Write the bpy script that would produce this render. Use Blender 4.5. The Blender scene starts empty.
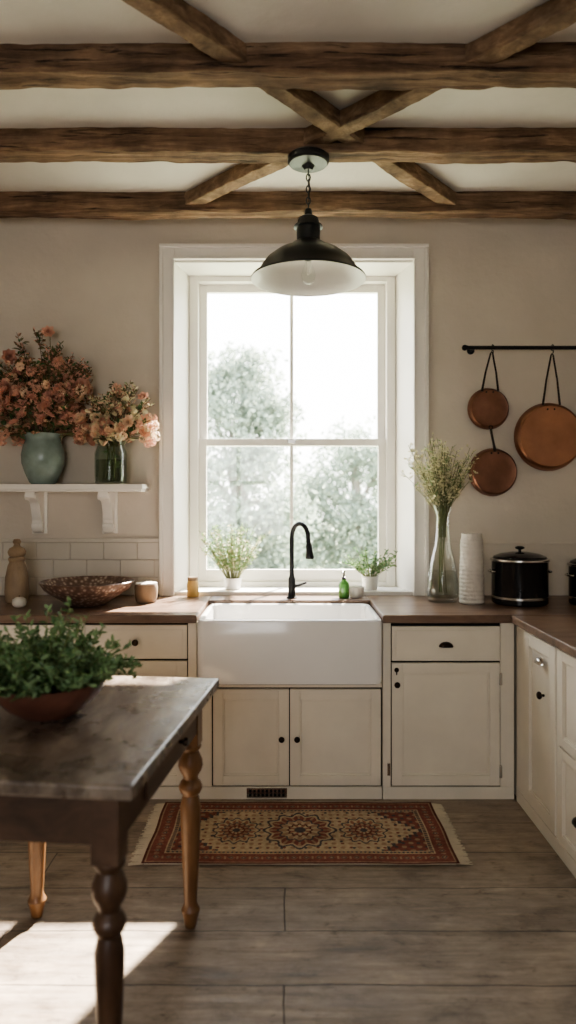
import bpy, math, random
from mathutils import Vector, Matrix, noise
random.seed(7)
R=random.random
def U(a,b): return a+(b-a)*R()
S=bpy.context.scene
COL=S.collection

# ------------------------------------------------------------ materials
def newmat(name):
    m=bpy.data.materials.new(name); m.use_nodes=True
    nt=m.node_tree; b=nt.nodes['Principled BSDF']
    return m,nt,b
def N(nt,t,**kw):
    n=nt.nodes.new(t)
    for k,v in kw.items(): setattr(n,k,v)
    return n
def rgba(c): return (c[0],c[1],c[2],1)
def ramp(nt,fac,stops):
    r=N(nt,'ShaderNodeValToRGB')
    e=r.color_ramp.elements
    e[0].position=stops[0][0]; e[0].color=rgba(stops[0][1])
    e[1].position=stops[-1][0]; e[1].color=rgba(stops[-1][1])
    for p,c in stops[1:-1]:
        x=e.new(p); x.color=rgba(c)
    nt.links.new(fac,r.inputs[0]); return r.outputs[0]
def coords(nt,scale=(1,1,1)):
    tc=N(nt,'ShaderNodeTexCoord'); mp=N(nt,'ShaderNodeMapping')
    mp.inputs['Scale'].default_value=scale
    nt.links.new(tc.outputs['Object'],mp.inputs[0]); return mp.outputs[0]
def noiset(nt,vec,scale,detail=5,rough=.55,dist=0):
    n=N(nt,'ShaderNodeTexNoise'); n.inputs['Scale'].default_value=scale
    n.inputs['Detail'].default_value=detail; n.inputs['Roughness'].default_value=rough
    n.inputs['Distortion'].default_value=dist
    nt.links.new(vec,n.inputs['Vector']); return n.outputs['Fac']
def bump(nt,b,h,strength,dist=.01):
    bp=N(nt,'ShaderNodeBump'); bp.inputs['Strength'].default_value=strength; bp.inputs['Distance'].default_value=dist
    nt.links.new(h,bp.inputs['Height']); nt.links.new(bp.outputs[0],b.inputs['Normal'])
def mult(nt,a,c,f=1.0):
    mx=N(nt,'ShaderNodeMix',data_type='RGBA',blend_type='MULTIPLY'); mx.inputs[0].default_value=f
    nt.links.new(a,mx.inputs[6]); nt.links.new(c,mx.inputs[7]); return mx.outputs[2]
def simple(name,c,rough=.5,metal=0,var=.12,scale=6,bmp=0,bscale=40,spec=None,trans=0):
    m,nt,b=newmat(name)
    v=coords(nt)
    f=noiset(nt,v,scale)
    lo=[max(0,x*(1-var)) for x in c]; hi=[min(1,x*(1+var)) for x in c]
    nt.links.new(ramp(nt,f,[(.3,lo),(.7,hi)]),b.inputs['Base Color'])
    b.inputs['Roughness'].default_value=rough; b.inputs['Metallic'].default_value=metal
    if spec is not None: b.inputs['Specular IOR Level'].default_value=spec
    if bmp: bump(nt,b,noiset(nt,v,bscale,6),bmp)
    if trans:   # thin translucent petals / leaves
        tr=N(nt,'ShaderNodeBsdfTranslucent'); tr.inputs[0].default_value=rgba([min(1,x*1.3) for x in c])
        mx=N(nt,'ShaderNodeMixShader'); mx.inputs[0].default_value=trans
        o=nt.nodes['Material Output']
        nt.links.new(b.outputs[0],mx.inputs[1]); nt.links.new(tr.outputs[0],mx.inputs[2]); nt.links.new(mx.outputs[0],o.inputs[0])
    return m
def wood(name,stops,stretch,rough=.5,bmp=.3,scale=1.0,dist=.6,rvar=0,blot=(.55,1.1),bl=3.5,crack=None):
    m,nt,b=newmat(name)
    v=coords(nt,stretch)
    f=noiset(nt,v,scale,10,.66,dist)
    col=ramp(nt,f,stops)
    f2=noiset(nt,coords(nt),bl,6,.62)
    c=mult(nt,col,ramp(nt,f2,[(.3,(blot[0],)*3),(.68,(blot[1],blot[1]*.985,blot[1]*.96))]),.85)
    h=f
    if crack:
        fc=noiset(nt,coords(nt,crack),1.7,6,.6,.3)
        k=ramp(nt,fc,[(.34,(.12,.10,.09)),(.41,(1,1,1)),(1,(1,1,1))])
        c=mult(nt,c,k,.9)
        mm=N(nt,'ShaderNodeMath',operation='MULTIPLY'); nt.links.new(f,mm.inputs[0]); nt.links.new(k,mm.inputs[1]); h=mm.outputs[0]
    nt.links.new(c,b.inputs['Base Color'])
    b.inputs['Roughness'].default_value=rough
    if rvar:
        mr=N(nt,'ShaderNodeMapRange'); mr.inputs[1].default_value=.3; mr.inputs[2].default_value=.7
        mr.inputs[3].default_value=rough-rvar; mr.inputs[4].default_value=rough+rvar
        nt.links.new(f2,mr.inputs[0]); nt.links.new(mr.outputs[0],b.inputs['Roughness'])
    bump(nt,b,h,bmp)
    return m
def thinglass(name,tint=(1,1,1),refl=.08,spread=True):
    m=bpy.data.materials.new(name); m.use_nodes=True; nt=m.node_tree; nt.nodes.clear()
    o=N(nt,'ShaderNodeOutputMaterial'); t=N(nt,'ShaderNodeBsdfTransparent'); g=N(nt,'ShaderNodeBsdfGlossy')
    t.inputs[0].default_value=rgba(tint); g.inputs['Roughness'].default_value=.03
    mx=N(nt,'ShaderNodeMixShader')
    if spread:
        l=N(nt,'ShaderNodeLayerWeight'); l.inputs[0].default_value=.3
        mr=N(nt,'ShaderNodeMapRange'); mr.inputs[3].default_value=refl; mr.inputs[4].default_value=.7
        nt.links.new(l.outputs['Facing'],mr.inputs[0])
        p=N(nt,'ShaderNodeMath',operation='POWER'); p.inputs[1].default_value=1.6
        nt.links.new(mr.outputs[0],p.inputs[0]); nt.links.new(p.outputs[0],mx.inputs[0])
    else: mx.inputs[0].default_value=refl
    nt.links.new(t.outputs[0],mx.inputs[1]); nt.links.new(g.outputs[0],mx.inputs[2]); nt.links.new(mx.outputs[0],o.inputs[0])
    return m

M={}
M['plaster']=simple('plaster_wall',(.635,.575,.495),.9,0,.08,1.6,.3,22)
M['ceil']=simple('plaster_ceiling',(.66,.625,.57),.92,0,.09,1.8,.4,12)
M['trim']=simple('white_trim_paint',(.84,.81,.755),.45,0,.03,5)
M['cream']=simple('cream_cabinet_paint',(.77,.71,.60),.42,0,.06,4,.05,60)
M['beam']=wood('aged_oak_beam',[(.22,(.035,.02,.012)),(.42,(.135,.08,.048)),(.56,(.25,.16,.10)),(.8,(.44,.32,.215))],(2.2,24,24),.85,1.0,1.0,.5,0,(.42,1.2),6,(1.6,34,34))
M['brace']=wood('aged_oak_brace',[(.22,(.06,.036,.022)),(.5,(.22,.14,.085)),(.8,(.42,.30,.20))],(9,9,22),.85,.9,1.4,.5,0,(.45,1.2),6)
M['counter']=wood('walnut_counter',[(.25,(.085,.048,.032)),(.5,(.20,.128,.09)),(.8,(.33,.23,.17))],(2,14,14),.33,.12)
M['tabletop']=wood('worn_table_top',[(.25,(.05,.037,.029)),(.43,(.14,.108,.084)),(.56,(.235,.19,.15)),(.78,(.38,.32,.262))],(9,3.0,9),.30,.4,1.8,.25,.1,(.5,1.25),8)
M['tableapron']=wood('table_apron_wood',[(.25,(.045,.024,.014)),(.5,(.11,.06,.035)),(.8,(.19,.115,.07))],(6,2,14),.5,.3)
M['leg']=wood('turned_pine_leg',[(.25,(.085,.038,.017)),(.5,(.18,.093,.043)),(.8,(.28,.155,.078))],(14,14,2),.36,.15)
M['legdark']=wood('turned_leg_dark',[(.25,(.035,.017,.01)),(.5,(.085,.043,.023)),(.8,(.155,.085,.047))],(14,14,2),.4,.15)  # darker copy of the leg wood for the near pair
M['black']=simple('black_iron',(.02,.02,.022),.42,.6,.2,20)
M['lampblack']=simple('lamp_black_enamel',(.034,.037,.036),.36,.35,.25,8)
M['enamel']=simple('white_enamel',(.64,.62,.58),.35,0,.03)
M['ceramic']=simple('fireclay_white',(.86,.85,.83),.12,0,.02,3)
M['chrome']=simple('brushed_steel',(.62,.6,.57),.22,1,.05)
M['knob']=simple('dark_bronze_knob',(.035,.022,.015),.3,.8,.2)
M['copper']=simple('aged_copper',(.37,.195,.13),.34,.9,.22,5,.1,30)
M['copper2']=simple('dull_copper',(.25,.13,.09),.42,.85,.28,7,.1,30)
M['strap']=simple('handle_dark',(.035,.027,.022),.5,.5,.2)
M['teal']=simple('celadon_glaze',(.22,.29,.265),.25,0,.25,9)
M['terracotta']=simple('red_clay_bowl',(.14,.058,.04),.36,0,.3,10)
M['soil']=simple('potting_soil',(.035,.022,.015),.95)
M['glass']=thinglass('clear_glass',(.97,.985,.975),.06)
M['gglass']=thinglass('greenish_glass',(.84,.89,.85))
M['water']=thinglass('murky_water',(.84,.86,.76))
M['pane']=thinglass('window_pane',(1,1,1),.04,False)
M['greensoap']=simple('green_soap',(.09,.25,.06),.2,0,.1)
M['leafA']=simple('leaf_green',(.085,.165,.065),.5,0,.45,14,trans=.25)
M['leafB']=simple('leaf_bright',(.20,.30,.14),.5,0,.4,14,trans=.25)
M['leafC']=simple('leaf_olive',(.17,.16,.075),.6,0,.45,14,trans=.2)
M['leafR']=simple('leaf_russet',(.32,.19,.12),.6,0,.45,14,trans=.2)
M['stem']=simple('stem_green',(.17,.19,.08),.6)
M['twig']=simple('stem_brown',(.16,.10,.06),.7)
M['pink']=simple('petal_dusty_pink',(.76,.47,.36),.6,0,.2,18,trans=.3)
M['peach']=simple('petal_peach',(.84,.62,.46),.6,0,.2,18,trans=.3)
M['mauve']=simple('petal_mauve',(.57,.32,.25),.6,0,.3,18,trans=.3)
M['ivory']=simple('petal_ivory',(.88,.77,.57),.6,0,.15,18,trans=.3)
M['dried']=simple('dried_seed_head',(.66,.62,.42),.7,0,.3,20,trans=.2)
M['treeA']=simple('tree_leaves_hazed',(.25,.30,.25),.9,0,.3,1.2,trans=.4)  # haze put into the leaf colour by paling it
M['treeB']=simple('tree_leaves_hazed_pale',(.40,.45,.38),.9,0,.3,1.2,trans=.4)  # second leaf tone, also paled in place of haze
M['bark']=simple('tree_bark',(.3,.28,.25),.9)
M['grass']=simple('garden_grass',(.34,.38,.26),.95,0,.3,2)
M['tile']=simple('cream_tile_glaze',(.64,.59,.51),.3,0,.07,2.3)
M['grout']=simple('tile_grout',(.55,.49,.42),.9)
M['candle']=simple('honey_wax',(.62,.42,.16),.4)
M['woodlt']=wood('light_wood',[(.25,(.20,.135,.085)),(.5,(.33,.24,.16)),(.8,(.46,.35,.25))],(8,8,2),.55,.2)
M['dark']=simple('dark_gap',(.012,.01,.009),.9)
M['pot']=simple('black_pot_enamel',(.012,.012,.013),.12,.1,.2)
M['fringe']=simple('rug_fringe_cotton',(.56,.49,.37),.95)
M['stone']=simple('bisque_white',(.68,.635,.57),.75,0,.08,20,.6,70)
m,nt,b=newmat('speckled_bowl_glaze'); v=coords(nt)
vo=N(nt,'ShaderNodeTexVoronoi'); vo.inputs['Scale'].default_value=46; nt.links.new(v,vo.inputs['Vector'])
nt.links.new(ramp(nt,vo.outputs['Distance'],[(.2,(.42,.35,.30)),(.42,(.20,.13,.10)),(.7,(.12,.075,.058))]),b.inputs['Base Color'])
b.inputs['Roughness'].default_value=.3; M['speckle']=m

# floor
m,nt,b=newmat('old_floor_planks')
v=coords(nt)
br=N(nt,'ShaderNodeTexBrick'); br.offset=.37; br.offset_frequency=2
for k,x in (('Scale',1),('Mortar Size',.0032),('Mortar Smooth',.6),('Bias',0),('Brick Width',2.6),('Row Height',.27)):
    br.inputs[k].default_value=x
br.inputs['Color1'].default_value=(.35,.285,.222,1); br.inputs['Color2'].default_value=(.265,.217,.172,1); br.inputs['Mortar'].default_value=(.06,.046,.036,1)
nw=N(nt,'ShaderNodeTexNoise'); nw.inputs['Scale'].default_value=3; nw.inputs['Detail'].default_value=6; nt.links.new(v,nw.inputs['Vector'])
ms=N(nt,'ShaderNodeVectorMath',operation='SCALE'); ms.inputs['Scale'].default_value=.022; nt.links.new(nw.outputs['Color'],ms.inputs[0])
av=N(nt,'ShaderNodeVectorMath',operation='ADD'); nt.links.new(v,av.inputs[0]); nt.links.new(ms.outputs[0],av.inputs[1]); nt.links.new(av.outputs[0],br.inputs['Vector'])
g=noiset(nt,coords(nt,(1.8,24,1)),1.3,10,.74,.7)
st=noiset(nt,coords(nt,(1.2,2.2,1)),2.4,10,.74,.35)
pt=noiset(nt,coords(nt,(1,1.8,1)),10,9,.76,.1)
c1=mult(nt,br.outputs['Color'],ramp(nt,g,[(.28,(.48,.46,.44)),(.5,(.95,.95,.95)),(.75,(1.4,1.38,1.35))]),.85)
c2=mult(nt,c1,ramp(nt,st,[(.34,(.42,.385,.36)),(.47,(.88,.86,.84)),(.58,(1.1,1.09,1.08)),(.68,(1.5,1.5,1.5))]),.9)
c3=mult(nt,c2,ramp(nt,pt,[(.34,(.28,.25,.23)),(.43,(.9,.89,.88)),(.6,(1.08,1.08,1.08)),(.7,(1.35,1.35,1.35))]),.8)
nt.links.new(c3,b.inputs['Base Color'])
mr=N(nt,'ShaderNodeMapRange'); mr.inputs[1].default_value=.35; mr.inputs[2].default_value=.65; mr.inputs[3].default_value=.28; mr.inputs[4].default_value=.52
nt.links.new(st,mr.inputs[0]); nt.links.new(mr.outputs[0],b.inputs['Roughness'])
ad=N(nt,'ShaderNodeMath',operation='SUBTRACT'); nt.links.new(g,ad.inputs[0]); nt.links.new(br.outputs['Fac'],ad.inputs[1])
bump(nt,b,ad.outputs[0],.6,.008); M['floor']=m

# ------------------------------------------------------------ mesh builder
class MB:
    def __init__(s,xf=None): s.v=[];s.f=[];s.m=[];s.mats=[];s.xf=xf
    def mi(s,k):
        if k not in s.mats: s.mats.append(k)
        return s.mats.index(k)
    def add(s,vs,fs,mat):
        o=len(s.v); i=s.mi(mat)
        for p in vs:
            p=Vector(p)
            if s.xf: p=s.xf@p
            s.v.append(p)
        for f in fs: s.f.append([o+a for a in f]); s.m.append(i)
    def box(s,x0,x1,y0,y1,z0,z1,mat):
        vs=[(x0,y0,z0),(x1,y0,z0),(x1,y1,z0),(x0,y1,z0),(x0,y0,z1),(x1,y0,z1),(x1,y1,z1),(x0,y1,z1)]
        s.add(vs,[(0,3,2,1),(4,5,6,7),(0,1,5,4),(1,2,6,5),(2,3,7,6),(3,0,4,7)],mat)
    def lathe(s,prof,c,mat,seg=32,axis='z',mod=None,cap=True):
        vs=[];fs=[];n=len(prof)
        for j,(r,h) in enumerate(prof):
            for i in range(seg):
                a=2*math.pi*i/seg; rr=max(r,1e-4)
                if mod: rr=mod(rr,a,h)
                p=(rr*math.cos(a),rr*math.sin(a),h)
                if axis=='y': p=(p[0],-p[2],p[1])
                if axis=='x': p=(p[2],p[0],p[1])
                vs.append((c[0]+p[0],c[1]+p[1],c[2]+p[2]))
        for j in range(n-1):
            for i in range(seg):
                a=j*seg+i;b2=j*seg+(i+1)%seg
                fs.append((a,b2,b2+seg,a+seg))
        if cap and prof[0][0]>.002: fs.append(tuple(reversed(range(seg))))
        if cap and prof[-1][0]>.002: fs.append(tuple((n-1)*seg+i for i in range(seg)))
        s.add(vs,fs,mat)
    def tube(s,pts,r,mat,seg=8,closed=False):
        pts=[Vector(p) for p in pts]; n=len(pts); vs=[];fs=[]
        rs=r if isinstance(r,(list,tuple)) else [r]*n
        up=Vector((0,0,1)); prev=None
        for i,p in enumerate(pts):
            if closed: t=(pts[(i+1)%n]-pts[i-1])
            else: t=pts[min(i+1,n-1)]-pts[max(i-1,0)]
            t.normalize()
            if prev is None:
                a=up if abs(t.z)<.9 else Vector((1,0,0))
                u=t.cross(a).normalized()
            else:
                u=(prev-t*prev.dot(t)).normalized()
            prev=u; w=t.cross(u)
            for k in range(seg):
                an=2*math.pi*k/seg
                vs.append(p+(u*math.cos(an)+w*math.sin(an))*rs[i])
        for i in range(n if closed else n-1):
            j=(i+1)%n
            for k in range(seg):
                k2=(k+1)%seg
                fs.append((i*seg+k,i*seg+k2,j*seg+k2,j*seg+k))
        if not closed:
            fs.append(tuple(reversed(range(seg)))); fs.append(tuple((n-1)*seg+k for k in range(seg)))
        s.add(vs,fs,mat)
    def prism(s,poly,x0,x1,mat):   # poly in (y,z)
        n=len(poly)
        vs=[(x0,y,z) for y,z in poly]+[(x1,y,z) for y,z in poly]
        fs=[tuple(range(n)),tuple(reversed(range(n,2*n)))]
        for i in range(n):
            j=(i+1)%n; fs.append((i,i+n,j+n,j))
        s.add(vs,fs,mat)
    def leaf(s,p,d,L,w,mat,curl=.2,nrm=None):
        p=Vector(p); d=Vector(d).normalized()
        a=Vector((U(-1,1),U(-1,1),U(-.2,1))) if nrm is None else Vector(nrm)
        sd=d.cross(a)
        if sd.length<1e-3: sd=Vector((1,0,0))
        sd.normalize(); n=sd.cross(d)
        dr=-n*curl*L
        vs=[p,p+d*L*.35+sd*w*.5+n*w*.12,p+d*L*.35,p+d*L*.35-sd*w*.5+n*w*.12,
            p+d*L*.72+sd*w*.36+dr*.4+n*w*.08,p+d*L*.72+dr*.4,p+d*L*.72-sd*w*.36+dr*.4+n*w*.08,p+d*L+dr]
        s.add(vs,[(0,2,1),(0,3,2),(1,2,5,4),(2,3,6,5),(4,5,7),(5,6,7)],mat)
    def quadleaf(s,p,d,L,w,mat):
        p=Vector(p); d=Vector(d).normalized(); sd=d.cross(Vector((U(-1,1),U(-1,1),U(-1,1))))
        if sd.length<1e-3: sd=Vector((1,0,0))
        sd.normalize()
        s.add([p,p+d*L*.5+sd*w*.5,p+d*L,p+d*L*.5-sd*w*.5],[(0,1,2,3)],mat)
    def bloom(s,c,r,mat,ax=None):
        c=Vector(c); ax=Vector(ax or (U(-1,1),U(-1.2,.2),U(-.1,1))).normalized()
        u=ax.orthogonal().normalized(); w=ax.cross(u)
        for ring,(m,tilt,sc) in enumerate(((4,.15,.55),(6,.5,.75),(7,.95,1),(7,1.4,1.05))):
            for k in range(m):
                an=2*math.pi*(k+.5*ring)/m+U(-.2,.2)
                rad=u*math.cos(an)+w*math.sin(an)
                d=(ax*math.cos(tilt)+rad*math.sin(tilt))
                s.leaf(c+rad*r*.08*ring,d,r*sc*U(.85,1.1),r*.85*sc,mat,-.25,nrm=ax*math.sin(tilt)-rad*math.cos(tilt)+ax*.01)
    def floret(s,c,r,mat):
        c=Vector(c)
        for i in range(26):
            d=Vector((U(-1,1),U(-1,1),U(-1,1))).normalized(); p=c+d*r*U(.7,1)
            u=d.orthogonal().normalized(); w=d.cross(u); a0=U(0,1.5)
            for k in range(4):
                a=a0+k*math.pi/2; q=u*math.cos(a)+w*math.sin(a); t=d.cross(q)
                pr=r*.36
                s.add([p,p+q*pr*.6+t*pr*.42+d*pr*.1,p+q*pr+d*pr*.2,p+q*pr*.6-t*pr*.42+d*pr*.1],[(0,1,2,3)],mat)
    def obj(s,name,smooth=30,bevel=0,seg=2,parent=None,ymax=None,xmax=None,xmin=None):
        if ymax is not None:
            for p in s.v: p.y=min(p.y,ymax)
        if xmax is not None:
            for p in s.v: p.x=min(p.x,xmax)
        if xmin is not None:
            for p in s.v: p.x=max(p.x,xmin)
        me=bpy.data.meshes.new(name); me.from_pydata([tuple(p) for p in s.v],[],s.f); 
        for k in s.mats: me.materials.append(M[k])
        me.polygons.foreach_set('material_index',s.m)
        if smooth:
            me.polygons.foreach_set('use_smooth',[True]*len(me.polygons))
            me.set_sharp_from_angle(angle=math.radians(smooth))
        me.update()
        o=bpy.data.objects.new(name,me); COL.objects.link(o)
        if bevel:
            b=o.modifiers.new('bevel','BEVEL'); b.width=bevel; b.segments=seg; b.limit_method='ANGLE'; b.angle_limit=math.radians(40)
        if parent: o.parent=parent
        return o
def empty(name,loc=(0,0,0)):
    e=bpy.data.objects.new(name,None); COL.objects.link(e); return e

H=1.49; F=700.
XL,XR,YB,YF=-2.3,1.95,4.18,-1.6; ZC=3.2

# ------------------------------------------------------------ room shell
b=MB(); b.box(XL-.2,XR+.2,YF-.2,YB+.4,-.1,0,'floor'); b.obj('floor',0)
b=MB(); b.box(XL-.2,XR+.2,YF-.2,YB+.4,ZC,ZC+.12,'ceil'); b.obj('ceiling',0)
wx0,wx1,wz0,wz1=-.675,.746,.93,2.92
gx0,gx1=-.624,.68
YW=4.46
b=MB()
b.box(XL,wx0,YB,YB+.38,0,ZC,'plaster'); b.box(wx1,XR,YB,YB+.38,0,ZC,'plaster')
b.box(wx0,wx1,YB,YB+.38,0,wz0-.03,'plaster'); b.box(wx0,wx1,YB,YB+.38,wz1,ZC,'plaster')
b.obj('wall_back',0)
b=MB(); b.box(XL-.2,XL,YF,YB+.38,0,ZC,'plaster'); b.obj('wall_left',0)
b=MB(); b.box(XR,XR+.2,YF,YB+.38,0,ZC,'plaster'); b.obj('wall_right',0)
b=MB()
rx0,rx1,rz0,rz1=-1.5,.0,.9,2.5  # unseen opening, added and sized to let fill light in from behind
b.box(XL,rx0,YF-.2,YF,0,ZC,'plaster'); b.box(rx1,XR,YF-.2,YF,0,ZC,'plaster')
b.box(rx0,rx1,YF-.2,YF,0,rz0,'plaster'); b.box(rx0,rx1,YF-.2,YF,rz1,ZC,'plaster')
b.obj('wall_front',0)
b=MB()
for x in (rx0+.03,(rx0+rx1)/2,rx1-.03): b.box(x-.03,x+.03,YF-.12,YF-.06,rz0,rz1,'trim')
for z in (rz0+.03,rz1-.03,1.75): b.box(rx0,rx1,YF-.115,YF-.065,z-.03,z+.03,'trim')
b.obj('added_fill_window',0,.004)  # frame of the added fill opening, out of view

# window casing / reveal lining
b=MB()
cw=.088
b.box(wx0-cw,wx0,YB-.022,YB,wz0-.01,wz1+cw,'trim'); b.box(wx1,wx1+cw,YB-.022,YB,wz0-.01,wz1+cw,'trim')
b.box(wx0,wx1,YB-.022,YB,wz1,wz1+cw,'trim')
b.box(wx0-cw,wx0-cw+.022,YB-.040,YB-.02,wz0-.01,wz1+cw-.022,'trim'); b.box(wx1+cw-.022,wx1+cw,YB-.040,YB-.02,wz0-.01,wz1+cw-.022,'trim')
b.box(wx0-cw,wx1+cw,YB-.042,YB-.02,wz1+cw-.022,wz1+cw,'trim')
b.box(wx0-.014,wx0,YB-.032,YB-.02,wz0-.01,wz1,'trim'); b.box(wx1,wx1+.014,YB-.032,YB-.02,wz0-.01,wz1,'trim'); b.box(wx0-.014,wx1+.014,YB-.032,YB-.02,wz1,wz1+.014,'trim')
b.obj('trim_1',0,.004)
b=MB()
def plan(poly,z0,z1,mat):
    n=len(poly); vs=[(x,y,z0) for x,y in poly]+[(x,y,z1) for x,y in poly]
    fs=[tuple(reversed(range(n))),tuple(range(n,2*n))]+[(i,(i+1)%n,(i+1)%n+n,i+n) for i in range(n)]
    b.add(vs,fs,mat)
plan([(wx0,YB-.001),(gx0+.002,YW),(gx0+.002,YB+.38),(wx0,YB+.38)],wz0+.012,wz1-.012,'trim')
plan([(wx1,YB-.001),(wx1,YB+.38),(gx1-.002,YB+.38),(gx1-.002,YW)],wz0+.012,wz1-.012,'trim')
b.box(wx0,wx1,YB+.001,YB+.38,wz1-.012,wz1-.001,'trim')
b.box(wx0,wx1,YB+.0,YB+.4,wz0-.03,wz0+.012,'trim')
b.obj('trim_2',0)
# sash window
b=MB()
zt=wz1-.012; zb=wz0+.012
b.box(gx0,gx0+.055,YW-.03,YW+.08,zb,zt,'trim'); b.box(gx1-.055,gx1,YW-.03,YW+.08,zb,zt,'trim')
b.box(gx0+.055,gx1-.055,YW-.03,YW+.08,zt-.035,zt,'trim'); b.box(gx0+.055,gx1-.055,YW-.03,YW+.08,zb,zb+.03,'trim')
ix0,ix1=gx0+.055,gx1-.055; zm=1.855
def sash(z0,z1,y,top,bot):
    sw=.05
    b.box(ix0,ix0+sw,y,y+.035,z0,z1,'trim'); b.box(ix1-sw,ix1,y,y+.035,z0,z1,'trim')
    b.box(ix0+sw,ix1-sw,y,y+.035,z1-top,z1,'trim'); b.box(ix0+sw,ix1-sw,y,y+.035,z0,z0+bot,'trim')
    mc=(ix0+ix1)/2-.005
    b.box(mc-.011,mc+.011,y+.004,y+.031,z0+bot,z1-top,'trim')
sash(zm-.02,zt-.035,YW+.035,.05,.045)
sash(zb+.03,zm+.025,YW-.005,.045,.075)
b.box(.0,.05,YW-.02,YW-.005,zm-.005,zm+.02,'chrome')
w=b.obj('window_1',0,.003)
b=MB(); b.box(ix0+.04,ix1-.04,YW+.05,YW+.053,zm,zt-.06,'pane'); b.box(ix0+.04,ix1-.04,YW+.01,YW+.013,zb+.06,zm,'pane')
b.obj('glass_panes',0,parent=w)

# ceiling beams
def rough_beam(b,p0,p1,w,h,mat,amp=.008,seedo=0):
    p0=Vector(p0);p1=Vector(p1); L=(p1-p0).length; t=(p1-p0).normalized(); s=t.cross(Vector((0,0,1))).normalized(); up=Vector((0,0,1))
    n=int(L/.02); c=.06
    sec=[(-.5,-.5+c),(-.5+c*.8,-.5),(-.3,-.5),(-.1,-.5),(.1,-.5),(.3,-.5),(.5-c*.8,-.5),(.5,-.5+c),(.5,-.25),(.5,0),(.5,.25),(.5,.5),(-.5,.5),(-.5,.25),(-.5,0),(-.5,-.25)]
    vs=[];fs=[];k=len(sec)
    for i in range(n+1):
        q=p0+t*(L*i/n)
        ch=max(0,noise.noise(Vector((q.x*4+seedo,q.y*4,9)))*1.6)
        for j,(a,z) in enumerate(sec):
            pp=q+s*a*w+up*z*h
            if j in (0,7): pp+=up*h*.14*ch
            if j in (1,6): pp-=s*(1 if a>0 else -1)*w*.10*ch
            nv=noise.noise_vector(Vector((pp.x*1.6+seedo,pp.y*3,pp.z*3)))*amp*1.3+noise.noise_vector(Vector((pp.x*14+seedo,pp.y*50,pp.z*50)))*amp*.5
            if z>=.5: nv.z=0
            vs.append(pp+nv)
    for i in range(n):
        for j in range(k):
            j2=(j+1)%k; fs.append((i*k+j,i*k+j2,(i+1)*k+j2,(i+1)*k+j))
    fs.append(tuple(range(k))); fs.append(tuple(reversed([n*k+j for j in range(k)])))
    b.add(vs,fs,mat)
BY=[3.94,3.28,2.675,2.05,1.4,.75,.1,-.6,-1.2]
for i,y in enumerate(BY):
    b=MB(); rough_beam(b,(XL,y,ZC-.052),(XR,y,ZC-.052),.12,.105,'beam',.012,i*7.3); b.obj('ceiling_beam',24)
b=MB(); rough_beam(b,(-.75,2.0,ZC-.04),(.93,3.94,ZC-.04),.085,.072,'brace',.008,3); b.obj('diagonal_ceiling_brace',24)
b=MB(); rough_beam(b,(1.30,2.02,ZC-.041),(-.57,3.94,ZC-.041),.085,.072,'brace',.008,9); b.obj('diagonal_ceiling_brace',24)

# ------------------------------------------------------------ cabinets
def shaker(b,x0,x1,z0,z1,yf,mat='cream',fw=.05,th=.02):
    b.box(x0,x0+fw,yf,yf+th,z0,z1,mat); b.box(x1-fw,x1,yf,yf+th,z0,z1,mat)
    b.box(x0+fw,x1-fw,yf,yf+th,z1-fw,z1,mat); b.box(x0+fw,x1-fw,yf,yf+th,z0,z0+fw,mat)
    b.box(x0+fw-.002,x1-fw+.002,yf+.012,yf+th-.001,z0+fw-.002,z1-fw+.002,mat)
    q=.008
    b.box(x0+fw,x0+fw+q,yf+.006,yf+.0125,z0+fw,z1-fw,mat); b.box(x1-fw-q,x1-fw,yf+.006,yf+.0125,z0+fw,z1-fw,mat)
    b.box(x0+fw+q,x1-fw-q,yf+.006,yf+.0125,z1-fw-q,z1-fw,mat); b.box(x0+fw+q,x1-fw-q,yf+.006,yf+.0125,z0+fw,z0+fw+q,mat)
def knob(b,x,z,yf,mat='knob',r=.015):
    b.lathe([(.006,0),(.006,.012),(r*.8,.016),(r,.022),(r*.9,.029),(r*.5,.033),(0,.034)],(x,yf,z),mat,16,'y')
def cup(b,x,z,yf,mat='knob',w=.036):
    vs=[];fs=[];nu,nv=14,6
    for j in range(nv+1):
        ph=math.pi/2*j/nv
        for i in range(nu+1):
            th=math.pi*i/nu; cc=max(math.cos(ph),0)**.5
            vs.append((x+w*math.cos(th)*cc, yf-.024*math.sin(ph)-.0005, z-.004+w*.7*math.sin(th)*cc))
    for j in range(nv):
        for i in range(nu):
            a=j*(nu+1)+i; fs.append((a,a+1,a+nu+2,a+nu+1))
    b.add(vs,fs,mat)
YC=3.48
b=MB()
b.box(XL+.005,-.455,YC+.02,YB-.003,.0,.88,'cream')
for x0,x1 in ((-1.008,-.502),(-1.56,-1.045),(-2.12,-1.6)):
    b.box(x0-.004,x1+.004,YC+.017,YC+.0205,.066,.874,'dark')
    b.box(x0,x1,YC,YC+.02,.70,.868,'cream'); 
    b.box(x0+.02,x1-.02,YC-.003,YC,.72,.848,'cream')
    shaker(b,x0,x1,.07,.69,YC)
    knob(b,(x0+x1)/2-.0,.785,YC-.003,r=.017)
    knob(b,x1-.03,.58,YC)
for xa,xb in ((-.502,-.455),(-1.045,-1.008),(-1.6,-1.56),(XL+.005,-2.12)): b.box(xa+.004,xb-.004 if xb!=-.455 else xb,YC+.006,YC+.021,0.062,.88,'cream')
b.box(XL+.005,-.455,YC+.004,YC+.021,0,.062,'cream')
b.obj('base_cabinet',0,.0025)
b=MB()
b.box(-.452,.468,YC+.02,YB-.003,0,.58,'cream')
b.box(-.452,-.380,YC+.006,YC+.021,.062,.556,'cream'); b.box(-.452,.468,YC+.004,YC+.021,.0,.062,'cream'); b.box(-.452,.468,YC+.006,YC+.021,.556,.58,'cream')
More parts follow.
